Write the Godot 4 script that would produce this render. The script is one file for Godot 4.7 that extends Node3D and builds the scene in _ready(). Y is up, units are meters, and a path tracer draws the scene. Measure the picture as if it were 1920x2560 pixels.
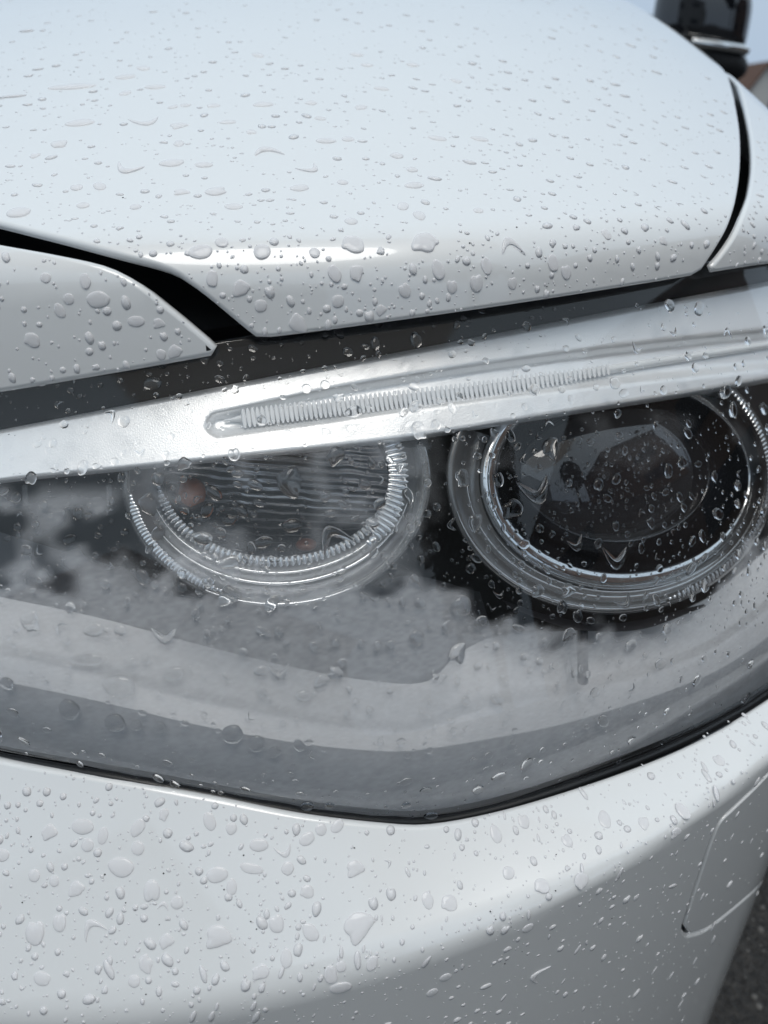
extends Node3D
# Rain-wet white car: close view of one headlight, the bonnet corner and the bumper.

const EYE := Vector3(0, 0.85, 0)
const FPX := 1922.0
const PITCH := deg_to_rad(27.0)
const FWD := Vector3(0, -0.45399, -0.89101)
const UPV := Vector3(0, 0.89101, -0.45399)

var rng := RandomNumberGenerator.new()
var noise := FastNoiseLite.new()
var taken := {}
var M := {}

# ------------------------------------------------------------------ camera-aided tracing of outlines onto the body surfaces
func ray(px: float, py: float) -> Vector3:
	return FWD + Vector3((px - 960.0) / FPX, 0, 0) + UPV * ((1280.0 - py) / FPX)

func to_px(p: Vector3) -> Vector2:
	var q := p - EYE
	var d := q.dot(FWD)
	return Vector2(960.0 + q.x / d * FPX, 1280.0 - q.dot(UPV) / d * FPX)

func cast(px: float, py: float, f: Callable, off := 0.0, t0 := 0.12, t1 := 3.0) -> Vector3:
	var r := ray(px, py)
	var t := t0
	var a := t0
	while t < t1:
		var d: float = f.call(EYE + r * t) + off
		if d <= 0.0:
			break
		a = t
		t += maxf(d * 0.7, 0.0006)
	var b := t
	for i in 10:
		var m := (a + b) * 0.5
		if f.call(EYE + r * m) + off <= 0.0:
			b = m
		else:
			a = m
	return EYE + r * b

func grad(f: Callable, p: Vector3, e := 0.0006) -> Vector3:
	return Vector3(f.call(p + Vector3(e, 0, 0)) - f.call(p - Vector3(e, 0, 0)), f.call(p + Vector3(0, e, 0)) - f.call(p - Vector3(0, e, 0)), f.call(p + Vector3(0, 0, e)) - f.call(p - Vector3(0, 0, e))).normalized()

# ------------------------------------------------------------------ body surfaces: negative inside
func smax(a: float, b: float, k: float) -> float:
	var h := clampf(0.5 + 0.5 * (a - b) / k, 0.0, 1.0)
	return lerpf(b, a, h) + k * h * (1.0 - h)

func plan(x: float, bl: float, br: float) -> float:
	if x < -0.3:
		return 0.075 - bl * 0.09 - (x + 0.3) * (0.25 - 0.6 * bl)
	return -0.25 * x - (bl if x < 0.0 else br) * x * x

func lean(x: float, bl: float, br: float) -> float:
	var s := 0.25 + 2.0 * (bl if x < 0.0 else br) * maxf(x, -0.3)
	return 1.0 / sqrt(1.0 + s * s)

func f_hood(p: Vector3) -> float:
	var zf := -0.36 + plan(p.x, 0.8, 1.3)
	var low := 0.8 - p.y
	var front := (p.z - zf - 0.18 * low + 1.0 * low * low) * 0.98 * lean(p.x, 0.8, 1.3)
	var d := zf - p.z
	var xs := maxf(p.x - 0.325, 0.0)
	var top := p.y - (0.8 + 0.36 * d - 0.1 * d * d - 6.0 * xs * xs)
	return smax(top * 0.94, front, 0.017)

func f_lens(p: Vector3) -> float:
	var dy := p.y - 0.676
	var z0 := plan(p.x, 1.0, 1.2)
	var slope := p.z - (-0.308 - 0.579 * dy + z0 - 0.5 * dy * dy)
	var lim := -0.257 + (0.14 if p.x < 0.0 else 0.05) * p.x
	var wall := p.z - lim - z0 + 0.12 * (0.6 - p.y)
	return smax(slope * 0.84, wall * 0.97, 0.012) * lean(p.x, 1.0, 1.2)

func f_bump(p: Vector3) -> float:
	var xr := maxf(p.x - 0.245, 0.0)
	var zb := -0.2116 + plan(p.x, 1.0, 1.1) - 5.2 * xr * xr
	var yc := 0.516 + 0.11 * clampf(p.x, -0.25, 0.2)
	var s := 0.7 - 0.53 * tanh((p.x - 0.03) / 0.09)
	var shelf := (p.y - yc + s * (p.z - zb)) / sqrt(1.0 + s * s)
	var g := 0.25 + 2.0 * (1.0 if p.x < 0.0 else 1.1) * clampf(p.x, -0.3, 0.5) + 10.4 * xr
	var face := (p.z - zb + 0.045 * (yc - p.y)) * 0.97 / sqrt(1.0 + g * g)
	return smax(shelf, face, 0.007)

# ------------------------------------------------------------------ mesh building
class Mesher:
	var v := PackedVector3Array()
	var n := PackedVector3Array()
	var uv := PackedVector2Array()
	var ix := PackedInt32Array()
	func add(p: Vector3, nn: Vector3, t := Vector2.ZERO) -> int:
		v.append(p); n.append(nn); uv.append(t)
		return v.size() - 1
	func tri(a: int, b: int, c: int) -> void:
		var g := (v[b] - v[a]).cross(v[c] - v[a])
		if g.dot(n[a] + n[b] + n[c]) > 0.0:
			ix.append_array(PackedInt32Array([a, c, b]))
		else:
			ix.append_array(PackedInt32Array([a, b, c]))
	func quad(a: int, b: int, c: int, d: int) -> void:
		tri(a, b, c); tri(a, c, d)
	func mesh() -> ArrayMesh:
		var arr := []
		arr.resize(Mesh.ARRAY_MAX)
		arr[Mesh.ARRAY_VERTEX] = v; arr[Mesh.ARRAY_NORMAL] = n; arr[Mesh.ARRAY_TEX_UV] = uv; arr[Mesh.ARRAY_INDEX] = ix
		var m := ArrayMesh.new()
		m.add_surface_from_arrays(Mesh.PRIMITIVE_TRIANGLES, arr)
		return m

func numbered(called: String) -> String:
	var k: int = taken.get(called, 0)
	taken[called] = k + 1
	return called if k == 0 else "%s_%03d" % [called, k]

func thing(called: String, label: String, category: String, at := Vector3.ZERO, group := "") -> Node3D:
	var o := Node3D.new()
	o.name = numbered(called)
	add_child(o)
	o.position = at
	tag(o, label, category, group)
	return o

func tag(o: Node3D, label: String, category := "", group := "") -> void:
	o.set_meta("label", label)
	if category: o.set_meta("category", category)
	if group: o.set_meta("group", group)

func part(called: String, mesh: Mesh, mat: Material, parent: Node3D) -> MeshInstance3D:
	var o := MeshInstance3D.new()
	o.mesh = mesh
	o.material_override = mat
	var nm := called
	var k := 0
	while parent.has_node(NodePath(nm)):
		k += 1
		nm = "%s_%03d" % [called, k]
	o.name = nm
	parent.add_child(o)
	return o

func structure(called: String, mesh: Mesh, mat: Material) -> MeshInstance3D:
	var o := MeshInstance3D.new()
	o.mesh = mesh; o.material_override = mat; o.name = called
	o.set_meta("kind", "structure")
	add_child(o)
	return o

func spline(pts: Array, n: int, closed := false) -> Array:
	# Catmull-Rom through pts, evenly resampled to n points
	var fine := []
	var m := pts.size()
	var last := m if closed else m - 1
	for i in last:
		for k in 12:
			var t := k / 12.0
			var p0 = pts[(i - 1 + m) % m] if closed or i > 0 else pts[0] * 2.0 - pts[1]
			var p3 = pts[(i + 2) % m] if closed or i + 2 < m else pts[m - 1] * 2.0 - pts[m - 2]
			fine.append(pts[i].cubic_interpolate(pts[(i + 1) % m], p0, p3, t))
	fine.append(pts[0] if closed else pts[m - 1])
	var acc := [0.0]
	for i in range(1, fine.size()):
		acc.append(acc[i - 1] + fine[i].distance_to(fine[i - 1]))
	var out := []
	var j := 0
	for i in n:
		var s: float = acc[-1] * i / float(n if closed else n - 1)
		while j < acc.size() - 2 and acc[j + 1] < s:
			j += 1
		out.append(fine[j].lerp(fine[j + 1], clampf((s - acc[j]) / maxf(acc[j + 1] - acc[j], 1e-9), 0, 1)))
	return out

class Frame:
	var o: Vector3
	var u: Vector3
	var w: Vector3
	var n: Vector3
	func _init(origin: Vector3, yaw: float, elev: float) -> void:
		o = origin
		n = Vector3(sin(yaw) * cos(elev), sin(elev), cos(yaw) * cos(elev))
		u = Vector3(cos(yaw), 0, -sin(yaw))
		w = n.cross(u)
	func to2(p: Vector3) -> Vector2:
		return Vector2((p - o).dot(u), (p - o).dot(w))
	func at(q: Vector2, h: float) -> Vector3:
		return o + u * q.x + w * q.y + n * h

func on_panel(fr: Frame, q: Vector2, f: Callable, off := 0.0) -> Vector3:
	var h := 0.4
	var a := h
	while h > -0.9:
		var d: float = f.call(fr.at(q, h)) + off
		if d <= 0.0:
			break
		a = h
		h -= maxf(d * 0.8, 0.0005)
	var b := h
	for i in 10:
		var m := (a + b) * 0.5
		if f.call(fr.at(q, m)) + off <= 0.0:
			b = m
		else:
			a = m
	return fr.at(q, b)

func inside(q: Vector2, poly: PackedVector2Array) -> bool:
	return Geometry2D.is_point_in_polygon(q, poly)

func biggest(polys: Array) -> PackedVector2Array:
	var best := PackedVector2Array()
	var area := -1.0
	for p in polys:
		var s := 0.0
		for i in p.size():
			s += p[i].cross(p[(i + 1) % p.size()])
		if absf(s) > area:
			area = absf(s); best = p
	return best

func resample(poly: PackedVector2Array, step: float) -> PackedVector2Array:
	var out := PackedVector2Array()
	for i in poly.size():
		var a := poly[i]
		var b := poly[(i + 1) % poly.size()]
		var k := maxi(1, roundi(a.distance_to(b) / step))
		for j in k:
			out.append(a.lerp(b, j / float(k)))
	return out

# A pressed panel: the surface f inside an outline, its edge rolled over by radius r and turned in by flange.
func panel(fr: Frame, outline: PackedVector2Array, f: Callable, cell: float, r: float, flange: float, off := 0.0, uv_box := Rect2(0, 0, 1, 1)) -> ArrayMesh:
	var poly := outline
	if r > 0.0:
		poly = biggest(Geometry2D.offset_polygon(outline, -r, Geometry2D.JOIN_ROUND))
	var edge := resample(poly, cell * 0.6)
	var lo := poly[0]
	var hi := poly[0]
	for q in poly:
		lo = lo.min(q); hi = hi.max(q)
	var m := Mesher.new()
	var put := func(q: Vector2) -> int:
		var p := on_panel(fr, q, f, off)
		return m.add(p, grad(f, p), (q - uv_box.position) / uv_box.size)
	if r > 0.0:
		for q in edge:
			put.call(q)
	# square cells, clipped along the outline
	var nx := int((hi.x - lo.x) / cell) + 2
	var ny := int((hi.y - lo.y) / cell) + 2
	var known := {}
	var is_in := PackedByteArray()
	for iy in ny:
		for jx in nx:
			is_in.append(1 if inside(lo + Vector2(jx - 0.37, iy - 0.41) * cell, poly) else 0)
	var near := {}
	for q in resample(poly, cell * 0.3):
		var g := (q - lo) / cell + Vector2(0.37, 0.41)
		near[Vector2i(floori(g.x), floori(g.y))] = true
	for iy in ny - 1:
		for jx in nx - 1:
			var k := iy * nx + jx
			var sum := is_in[k] + is_in[k + 1] + is_in[k + nx] + is_in[k + nx + 1]
			if sum == 4 and not near.has(Vector2i(jx, iy)):
				var ids := []
				for c in [k, k + 1, k + nx + 1, k + nx]:
					if not known.has(c):
						known[c] = put.call(lo + Vector2(c % nx - 0.37, c / nx - 0.41) * cell)
					ids.append(known[c])
				m.quad(ids[0], ids[1], ids[2], ids[3])
			elif sum > 0 or near.has(Vector2i(jx, iy)):
				var c0 := lo + Vector2(jx - 0.37, iy - 0.41) * cell
				var sq := PackedVector2Array([c0, c0 + Vector2(cell, 0), c0 + Vector2(cell, cell), c0 + Vector2(0, cell)])
				for piece in Geometry2D.intersect_polygons(sq, poly):
					var t := Geometry2D.triangulate_polygon(piece)
					var ids := []
					for q in piece:
						ids.append(put.call(q))
					for i in range(0, t.size(), 3):
						m.tri(ids[t[i]], ids[t[i + 1]], ids[t[i + 2]])
	if r > 0.0:
		var n := edge.size()
		var ccw := not Geometry2D.is_polygon_clockwise(edge)
		var outs := []
		for i in n:
			var d := (edge[(i + 1) % n] - edge[(i - 1 + n) % n]).normalized()
			outs.append(Vector2(d.y, -d.x) if ccw else Vector2(-d.y, d.x))
		var prev := range(n)
		for k in range(1, 7):
			var now := []
			for i in n:
				var nn: Vector3 = m.n[i]
				var t: Vector3 = fr.u * outs[i].x + fr.w * outs[i].y
				t = (t - nn * t.dot(nn)).normalized()
				var a := minf(k, 5) * PI / 10.0
				var p: Vector3 = m.v[i] + t * r * sin(a) - nn * (r * (1.0 - cos(a)) + (flange if k == 6 else 0.0))
				now.append(m.add(p, (nn * cos(a) + t * sin(a)).normalized(), m.uv[i]))
			for i in n:
				var j := (i + 1) % n
				m.quad(prev[i], prev[j], now[j], now[i])
			prev = now
	return m.mesh()

func outline_px(fr: Frame, pts: Array, f: Callable, n: int) -> PackedVector2Array:
	var out := PackedVector2Array()
	for q in spline(pts, n):
		out.append(fr.to2(cast(q.x, q.y, f)))
	return out

# Sheet lofted through rows of points.
func loft(rows: Array, closed := false, toward := Vector3(0, 0.5, 1)) -> ArrayMesh:
	var m := Mesher.new()
	var nr := rows.size()
	var nc: int = rows[0].size()
	for i in nr:
		for j in nc:
			var a: Vector3 = rows[maxi(i - 1, 0)][j]
			var b: Vector3 = rows[mini(i + 1, nr - 1)][j]
			var c: Vector3 = rows[i][(j - 1 + nc) % nc if closed else maxi(j - 1, 0)]
			var d: Vector3 = rows[i][(j + 1) % nc if closed else mini(j + 1, nc - 1)]
			m.add(rows[i][j], (b - a).cross(d - c).normalized(), Vector2(j / float(nc), i / float(nr)))
	# turn the normals so that most face the given way
	var s := 0.0
	for q in m.n:
		s += q.dot(toward)
	if s < 0.0:
		for i in m.n.size():
			m.n[i] = -m.n[i]
	for i in nr - 1:
		for j in (nc if closed else nc - 1):
			var k := (j + 1) % nc
			m.quad(i * nc + j, i * nc + k, (i + 1) * nc + k, (i + 1) * nc + j)
	return m.mesh()

func row_px(pts: Array, n: int, off: float) -> Array:
	var out := []
	for q in spline(pts, n):
		out.append(cast(q.x, q.y, f_lens, off))
	return out

func oval(cx: float, cy: float, rx: float, ry: float, off: float, n := 96, a0 := 0.0, a1 := TAU, pw := 2.0) -> Array:
	var out := []
	for i in n:
		var a := a0 + (a1 - a0) * i / float(n if is_equal_approx(a1 - a0, TAU) else n - 1)
		var c := signf(cos(a)) * pow(absf(cos(a)), 2.0 / pw)
		var s := signf(sin(a)) * pow(absf(sin(a)), 2.0 / pw)
		out.append(cast(cx + rx * c, cy + ry * s, f_lens, off))
	return out

func tube(path: Array, radius: Callable, seg := 8, closed := false) -> ArrayMesh:
	var m := Mesher.new()
	var n := path.size()
	var side := Vector3(0, 0.6, 0.8)
	for i in n:
		var d: Vector3 = (path[(i + 1) % n if closed else mini(i + 1, n - 1)] - path[(i - 1 + n) % n if closed else maxi(i - 1, 0)]).normalized()
		side = (side - d * side.dot(d)).normalized()
		var b := d.cross(side)
		var r: float = radius.call(i / float(n - 1))
		for k in seg:
			var a := TAU * k / seg
			var o := side * cos(a) + b * sin(a)
			m.add(path[i] + o * r, o, Vector2(i / float(n), k / float(seg)))
	for i in (n if closed else n - 1):
		for k in seg:
			var j := (i + 1) % n
			m.quad(i * seg + k, j * seg + k, j * seg + (k + 1) % seg, i * seg + (k + 1) % seg)
	if not closed:
		for e in [0, n - 1]:
			var d: Vector3 = (path[0] - path[1]).normalized() if e == 0 else (path[n - 1] - path[n - 2]).normalized()
			var c := m.add(path[e], d)
			var ring := []
			for k in seg:
				ring.append(m.add(m.v[e * seg + k], d))
			for k in seg:
				m.tri(c, ring[k], ring[(k + 1) % seg])
	return m.mesh()

func box(size: Vector3) -> BoxMesh:
	var b := BoxMesh.new()
	b.size = size
	return b

# ------------------------------------------------------------------ materials
func mat(c: Color, rough: float, metal := 0.0, spec := 0.5) -> StandardMaterial3D:
	var m := StandardMaterial3D.new()
	m.albedo_color = c.linear_to_srgb()
	m.roughness = rough
	m.metallic = metal
	m.metallic_specular = spec
	return m

func pane(alpha: float, rough := 0.0, spec := 0.5) -> StandardMaterial3D:
	var m := mat(Color(0.9, 0.93, 0.95), rough, 0.0, spec)
	m.albedo_color.a = alpha
	m.transparency = BaseMaterial3D.TRANSPARENCY_ALPHA
	return m

func noise_tex(freq: float, size: int, lo: Color, hi: Color, kind := FastNoiseLite.TYPE_SIMPLEX, sd := 1) -> NoiseTexture2D:
	var t := NoiseTexture2D.new()
	t.width = size; t.height = size; t.seamless = true
	var n := FastNoiseLite.new()
	n.noise_type = kind; n.frequency = freq; n.seed = sd
	t.noise = n
	var g := Gradient.new()
	g.set_color(0, lo); g.set_color(1, hi)
	t.color_ramp = g
	return t

func make_materials() -> void:
	var paint := mat(Color(0.80, 0.815, 0.825), 0.32, 0.0, 0.7)
	paint.clearcoat_enabled = true; paint.clearcoat = 1.0; paint.clearcoat_roughness = 0.05
	M.paint = paint
	M.black = mat(Color(0.006, 0.007, 0.009), 0.6)
	M.gloss_black = mat(Color(0.008, 0.009, 0.012), 0.03, 0.0, 0.7)
	M.rubber = mat(Color(0.014, 0.015, 0.017), 0.35)
	M.lens = pane(0.006)
	M.clear = pane(0.12, 0.06)
	var silver := mat(Color(0.95, 0.96, 0.97), 0.38, 0.45)
	silver.normal_enabled = true
	silver.normal_texture = noise_tex(0.09, 512, Color.BLACK, Color.WHITE, FastNoiseLite.TYPE_SIMPLEX, 3)
	silver.normal_texture.as_normal_map = true
	silver.normal_texture.bump_strength = 0.9
	silver.uv1_triplanar = true; silver.uv1_world_triplanar = true
	silver.uv1_scale = Vector3(22, 22, 22)
	M.silver = silver
	M.satin = mat(Color(0.5, 0.51, 0.53), 0.3, 0.75)
	M.chrome = mat(Color(0.86, 0.88, 0.9), 0.12, 1.0)
	M.reflector = mat(Color(0.3, 0.3, 0.31), 0.22, 1.0)
	M.shelf = mat(Color(0.68, 0.685, 0.7), 0.45, 0.1)
	M.lip = mat(Color(0.2, 0.205, 0.22), 0.5)
	M.dark_trim = mat(Color(0.05, 0.052, 0.06), 0.5)
	M.guide = mat(Color(0.83, 0.86, 0.88), 0.2)
	M.rib = mat(Color(0.9, 0.92, 0.94), 0.2)
	M.clear_rib = mat(Color(0.8, 0.82, 0.84), 0.14, 0.85)
	M.dull_amber = mat(Color(0.09, 0.03, 0.015), 0.4)
	M.surround = mat(Color(0.2, 0.205, 0.21), 0.18, 0.6)
	M.amber = mat(Color(0.36, 0.09, 0.02), 0.25)
	var water := mat(Color(1, 1, 1), 0.0)
	water.albedo_color.a = 0.0
	water.transparency = BaseMaterial3D.TRANSPARENCY_ALPHA
	water.refraction_enabled = true; water.refraction_scale = 0.033
	M.water = water
	var bead := water.duplicate()
	bead.albedo_color = Color(0.99, 0.99, 1.0, 0.68)
	M.thin_water = bead
	var asphalt := mat(Color(1, 1, 1), 0.75)
	asphalt.albedo_texture = noise_tex(0.045, 1024, Color(0.1, 0.1, 0.103), Color(0.25, 0.245, 0.24), FastNoiseLite.TYPE_CELLULAR, 5)
	asphalt.normal_enabled = true
	asphalt.normal_texture = noise_tex(0.06, 1024, Color.BLACK, Color.WHITE, FastNoiseLite.TYPE_CELLULAR, 6)
	asphalt.normal_texture.as_normal_map = true
	asphalt.normal_texture.bump_strength = 12.0
	asphalt.uv1_triplanar = true; asphalt.uv1_world_triplanar = true
	asphalt.uv1_scale = Vector3(1.6, 1.6, 1.6)
	M.asphalt = asphalt
	M.stone = mat(Color(0.1, 0.098, 0.095), 0.6)
	M.roof = mat(Color(0.11, 0.055, 0.035), 0.8)
	M.wall = mat(Color(0.5, 0.49, 0.47), 0.8)
	M.brick = mat(Color(0.24, 0.15, 0.11), 0.85)
	M.bark = mat(Color(0.06, 0.045, 0.035), 0.9)
	M.leaf = mat(Color(0.03, 0.045, 0.02), 0.7)
	M.glass_dark = mat(Color(0.02, 0.022, 0.025), 0.05)

# ------------------------------------------------------------------ car
var hood_fr: Frame
var lens_fr: Frame
var bump_fr: Frame
var hood_px := []
var trim_px := []
var fender_px := []
var lens_px := []
var bump_px := []

func V(x: float, y: float) -> Vector2:
	return Vector2(x, y)

func build_car() -> Node3D:
	var car := thing("white_car", "white car wet with rain, seen close at its front corner and headlight", "car")
	hood_fr = Frame.new(Vector3(0, 0.8, -0.36), 0.2, deg_to_rad(45))
	lens_fr = Frame.new(Vector3(0, 0.67, -0.324), 0.34, deg_to_rad(25))
	bump_fr = Frame.new(Vector3(0.03, 0.514, -0.22), 0.5, deg_to_rad(22))

	# bonnet: lower left gap edge, corner, front edge, right shut line, then on rearward out of the picture
	var he := [V(-420, 470), V(-200, 508), V(0, 556), V(140, 592), V(290, 636), V(420, 676), V(480, 715), V(540, 765), V(600, 815)]
	var hb := [V(640, 848), V(700, 846), V(1000, 806), V(1300, 763), V(1600, 716), V(1732, 694)]
	var hr := [V(1757, 680), V(1792, 625), V(1822, 568), V(1842, 500), V(1853, 420), V(1852, 330), V(1838, 245)]
	var hp := outline_px(hood_fr, he, f_hood, 40)
	hp.append_array(outline_px(hood_fr, hb, f_hood, 30))
	hp.append_array(outline_px(hood_fr, hr, f_hood, 30))
	var last := cast(1838, 245, f_hood)
	var rear := [last + Vector3(0.03, 0, -0.1), Vector3(0.43, 1.0, -1.35), Vector3(-0.75, 1.0, -1.4), Vector3(-0.75, 0.9, -0.6)]
	for p in rear:
		hp.append(hood_fr.to2(snap_top(p)))
	part("bonnet", panel(hood_fr, hp, f_hood, 0.008, 0.0024, 0.001), M.paint, car)
	hood_px = spline(he, 30) + spline(hb, 20) + spline(hr, 20) + [V(1620, 20), V(1610, -60), V(-300, -60)]

	# wing beyond the shut line
	var fe := [V(1985, 661), V(1920, 664), V(1840, 676), V(1778, 686)]
	var fl := [V(1768, 672), V(1806, 630), V(1840, 575), V(1866, 500), V(1880, 420), V(1877, 340), V(1862, 262)]
	var fp := outline_px(hood_fr, fe, f_hood, 20)
	fp.append_array(outline_px(hood_fr, fl, f_hood, 30))
	for p in [cast(1862, 262, f_hood) + Vector3(0.03, 0, -0.1), Vector3(0.443, 1.0, -1.35), Vector3(0.55, 0.9, -1.35), Vector3(0.55, 0.8, -1.0), Vector3(0.47, 0.8, -0.8), Vector3(0.37, 0.8, -0.67)]:
		fp.append(hood_fr.to2(snap_top(p)))
	part("front_wing", panel(hood_fr, fp, f_hood, 0.008, 0.0024, 0.001), M.paint, car)
	fender_px = spline(fe, 12) + spline(fl, 16) + [V(1920, 300), V(2100, 500)]

	# pointed white front trim beside the grille
	var tu := [V(-420, 540), V(-200, 568), V(0, 606), V(140, 632), V(260, 660), V(340, 700), V(420, 760), V(500, 826), V(548, 868)]
	var tb := [V(560, 884), V(545, 893), V(400, 920), V(200, 955), V(0, 988), V(-250, 1025), V(-420, 1050)]
	var tp := outline_px(hood_fr, tu, f_hood, 30)
	tp.append_array(outline_px(hood_fr, tb, f_hood, 26))
	part("front_trim", panel(hood_fr, tp, f_hood, 0.007, 0.0028, 0.002), M.paint, car)
	trim_px = spline(tu, 20) + spline(tb, 16)

	# black carrier seen through the gaps
	var cp := outline_px(hood_fr, [V(-450, 1120), V(0, 1050), V(700, 925), V(1400, 820), V(1920, 720), V(2300, 690)], f_hood, 16)
	for p in [Vector3(0.46, 0.9, -1.3), Vector3(-0.7, 0.9, -1.3)]:
		cp.append(hood_fr.to2(snap_top(p)))
	part("front_carrier", panel(hood_fr, cp, f_hood, 0.02, 0.0, 0.0, 0.05), M.black, car)

	# bumper
	var be := [V(-420, 1830), V(-150, 1854), V(0, 1896), V(250, 1940), V(500, 1984), V(750, 2032), V(960, 2055), V(1080, 2056), V(1250, 2021), V(1450, 1957), V(1650, 1880), V(1800, 1806), V(1920, 1732), V(2080, 1620)]
	var bp := outline_px(bump_fr, be, f_bump, 70)
	var gap := [V(1716, 2335), V(1708, 2318), V(1722, 2270), V(1748, 2190), V(1775, 2110), V(1800, 2055), V(1840, 2015), V(1885, 1972), V(1930, 1925), V(2020, 1830)]
	var gap_low := [V(1722, 2338), V(1762, 2326), V(1820, 2283), V(1880, 2232), V(1905, 2206)]
	var g_up := outline_px(bump_fr, gap, f_bump, 40)
	var g_lo := outline_px(bump_fr, gap_low, f_bump, 20)
	var far_q := g_up[-1] + Vector2(0.18, 0.03)
	bp.append(far_q + Vector2(0, 0.05))
	bp.append(far_q + Vector2(0, 0.0))
	g_up.reverse()
	bp.append_array(g_up)
	bp.append_array(g_lo)
	var low_end: Vector2 = g_lo[-1] + (g_lo[-1] - g_lo[-6]).normalized() * 0.22
	bp.append(low_end)
	bp.append(low_end + Vector2(0.0, -0.42))
	bp.append(Vector2(-0.38, -0.36))
	var bumper := part("bumper", panel(bump_fr, bp, f_bump, 0.007, 0.003, 0.001), M.paint, car)
	bump_px = spline(be, 40) + [V(2080, 2200), V(1866, 2264), V(1800, 2390), V(1724, 2560), V(1700, 2640), V(-60, 2640)]
	# towing eye cover in the bumper
	var ip := PackedVector2Array()
	g_up.reverse()
	for q in g_up: ip.append(q)
	ip.append(far_q)
	ip.append(low_end)
	g_lo.reverse()
	for q in g_lo: ip.append(q)
	ip = biggest(Geometry2D.offset_polygon(ip, -0.0017, Geometry2D.JOIN_ROUND))
	part("bumper_cover", panel(bump_fr, ip, f_bump, 0.007, 0.0012, 0.001), M.paint, bumper)
	part("cover_recess", panel(bump_fr, outline_px(bump_fr, [V(1660, 2300), V(1740, 2060), V(1880, 1930), V(1960, 1980), V(1960, 2200), V(1860, 2290), V(1740, 2390), V(1670, 2370)], f_bump, 30), f_bump, 0.012, 0.0, 0.0, 0.012), M.black, bumper)

	# front door behind the wing, carrying the mirror
	var rows := []
	for i in 9:
		var t := i / 8.0
		var row := []
		for z in [-1.362, -1.6, -1.9, -2.2]:
			row.append(Vector3(0.5 + 0.06 * sin(t * PI * 0.62), 0.9 - 0.5 * t, z))
		rows.append(row)
	part("front_door", loft(rows, false, Vector3(1, 0, 0)), M.paint, car)
	build_headlight(car)
	build_mirror(car)
	return car

func snap_top(p: Vector3) -> Vector3:
	var y := 1.6
	while y > 0.3 and f_hood(Vector3(p.x, y, p.z)) > 0.0:
		y -= 0.004
	return Vector3(p.x, y, p.z)

func build_headlight(car: Node3D) -> void:
	var h := Node3D.new()
	h.name = "headlight"
	car.add_child(h)
	# outer cover
	var top := [V(-300, 985), V(0, 938), V(500, 856), V(1000, 775), V(1500, 695), V(1920, 628), V(2150, 592)]
	var right := [V(2220, 900), V(2200, 1300), V(2130, 1560)]
	var bot := [V(2080, 1600), V(1920, 1722), V(1800, 1796), V(1650, 1868), V(1450, 1944), V(1250, 2008), V(1080, 2042), V(960, 2042), V(750, 2018), V(500, 1972), V(250, 1926), V(0, 1882), V(-150, 1842), V(-300, 1810)]
	var lp := outline_px(lens_fr, top, f_lens, 40)
	lp.append_array(outline_px(lens_fr, right, f_lens, 12))
	lp.append_array(outline_px(lens_fr, bot, f_lens, 60))
	part("cover_lens", panel(lens_fr, lp, f_lens, 0.008, 0.002, 0.012), M.lens, h)
	lens_px = spline(top, 20) + spline(right, 6) + spline(bot, 30)
	# housing, a black tray
	part("housing", panel(lens_fr, lp, f_lens, 0.016, 0.004, -0.07, 0.085), M.black, h)
	# condensation on the inside of the cover
	var lo := lp[0]
	var hi := lp[0]
	for q in lp:
		lo = lo.min(q); hi = hi.max(q)
	var uvb := Rect2(lo, hi - lo)
	var inner := biggest(Geometry2D.offset_polygon(lp, -0.003, Geometry2D.JOIN_ROUND))
	var film := mat(Color(0.74, 0.76, 0.8), 1.0, 0.0, 0.2)
	film.albedo_texture = fog_texture(uvb)
	film.transparency = BaseMaterial3D.TRANSPARENCY_ALPHA
	film.backlight_enabled = true
	film.backlight = Color(0.5, 0.5, 0.5)
	part("condensation", panel(lens_fr, inner, f_lens, 0.01, 0.0, 0.0, 0.0025, uvb), film, h)
	# rubber seal
	var path := []
	for q in spline(bot, 160):
		path.append(cast(q.x, q.y + 12.0, f_lens, 0.0015))
	part("rubber_seal", tube(path, func(t): return 0.0026 + 0.0006 * noise.get_noise_1d(t * 900.0)), M.rubber, h)

	build_brow(h)
	build_ring_lamp(h)
	build_projector(h)
	build_floor(h)

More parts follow.
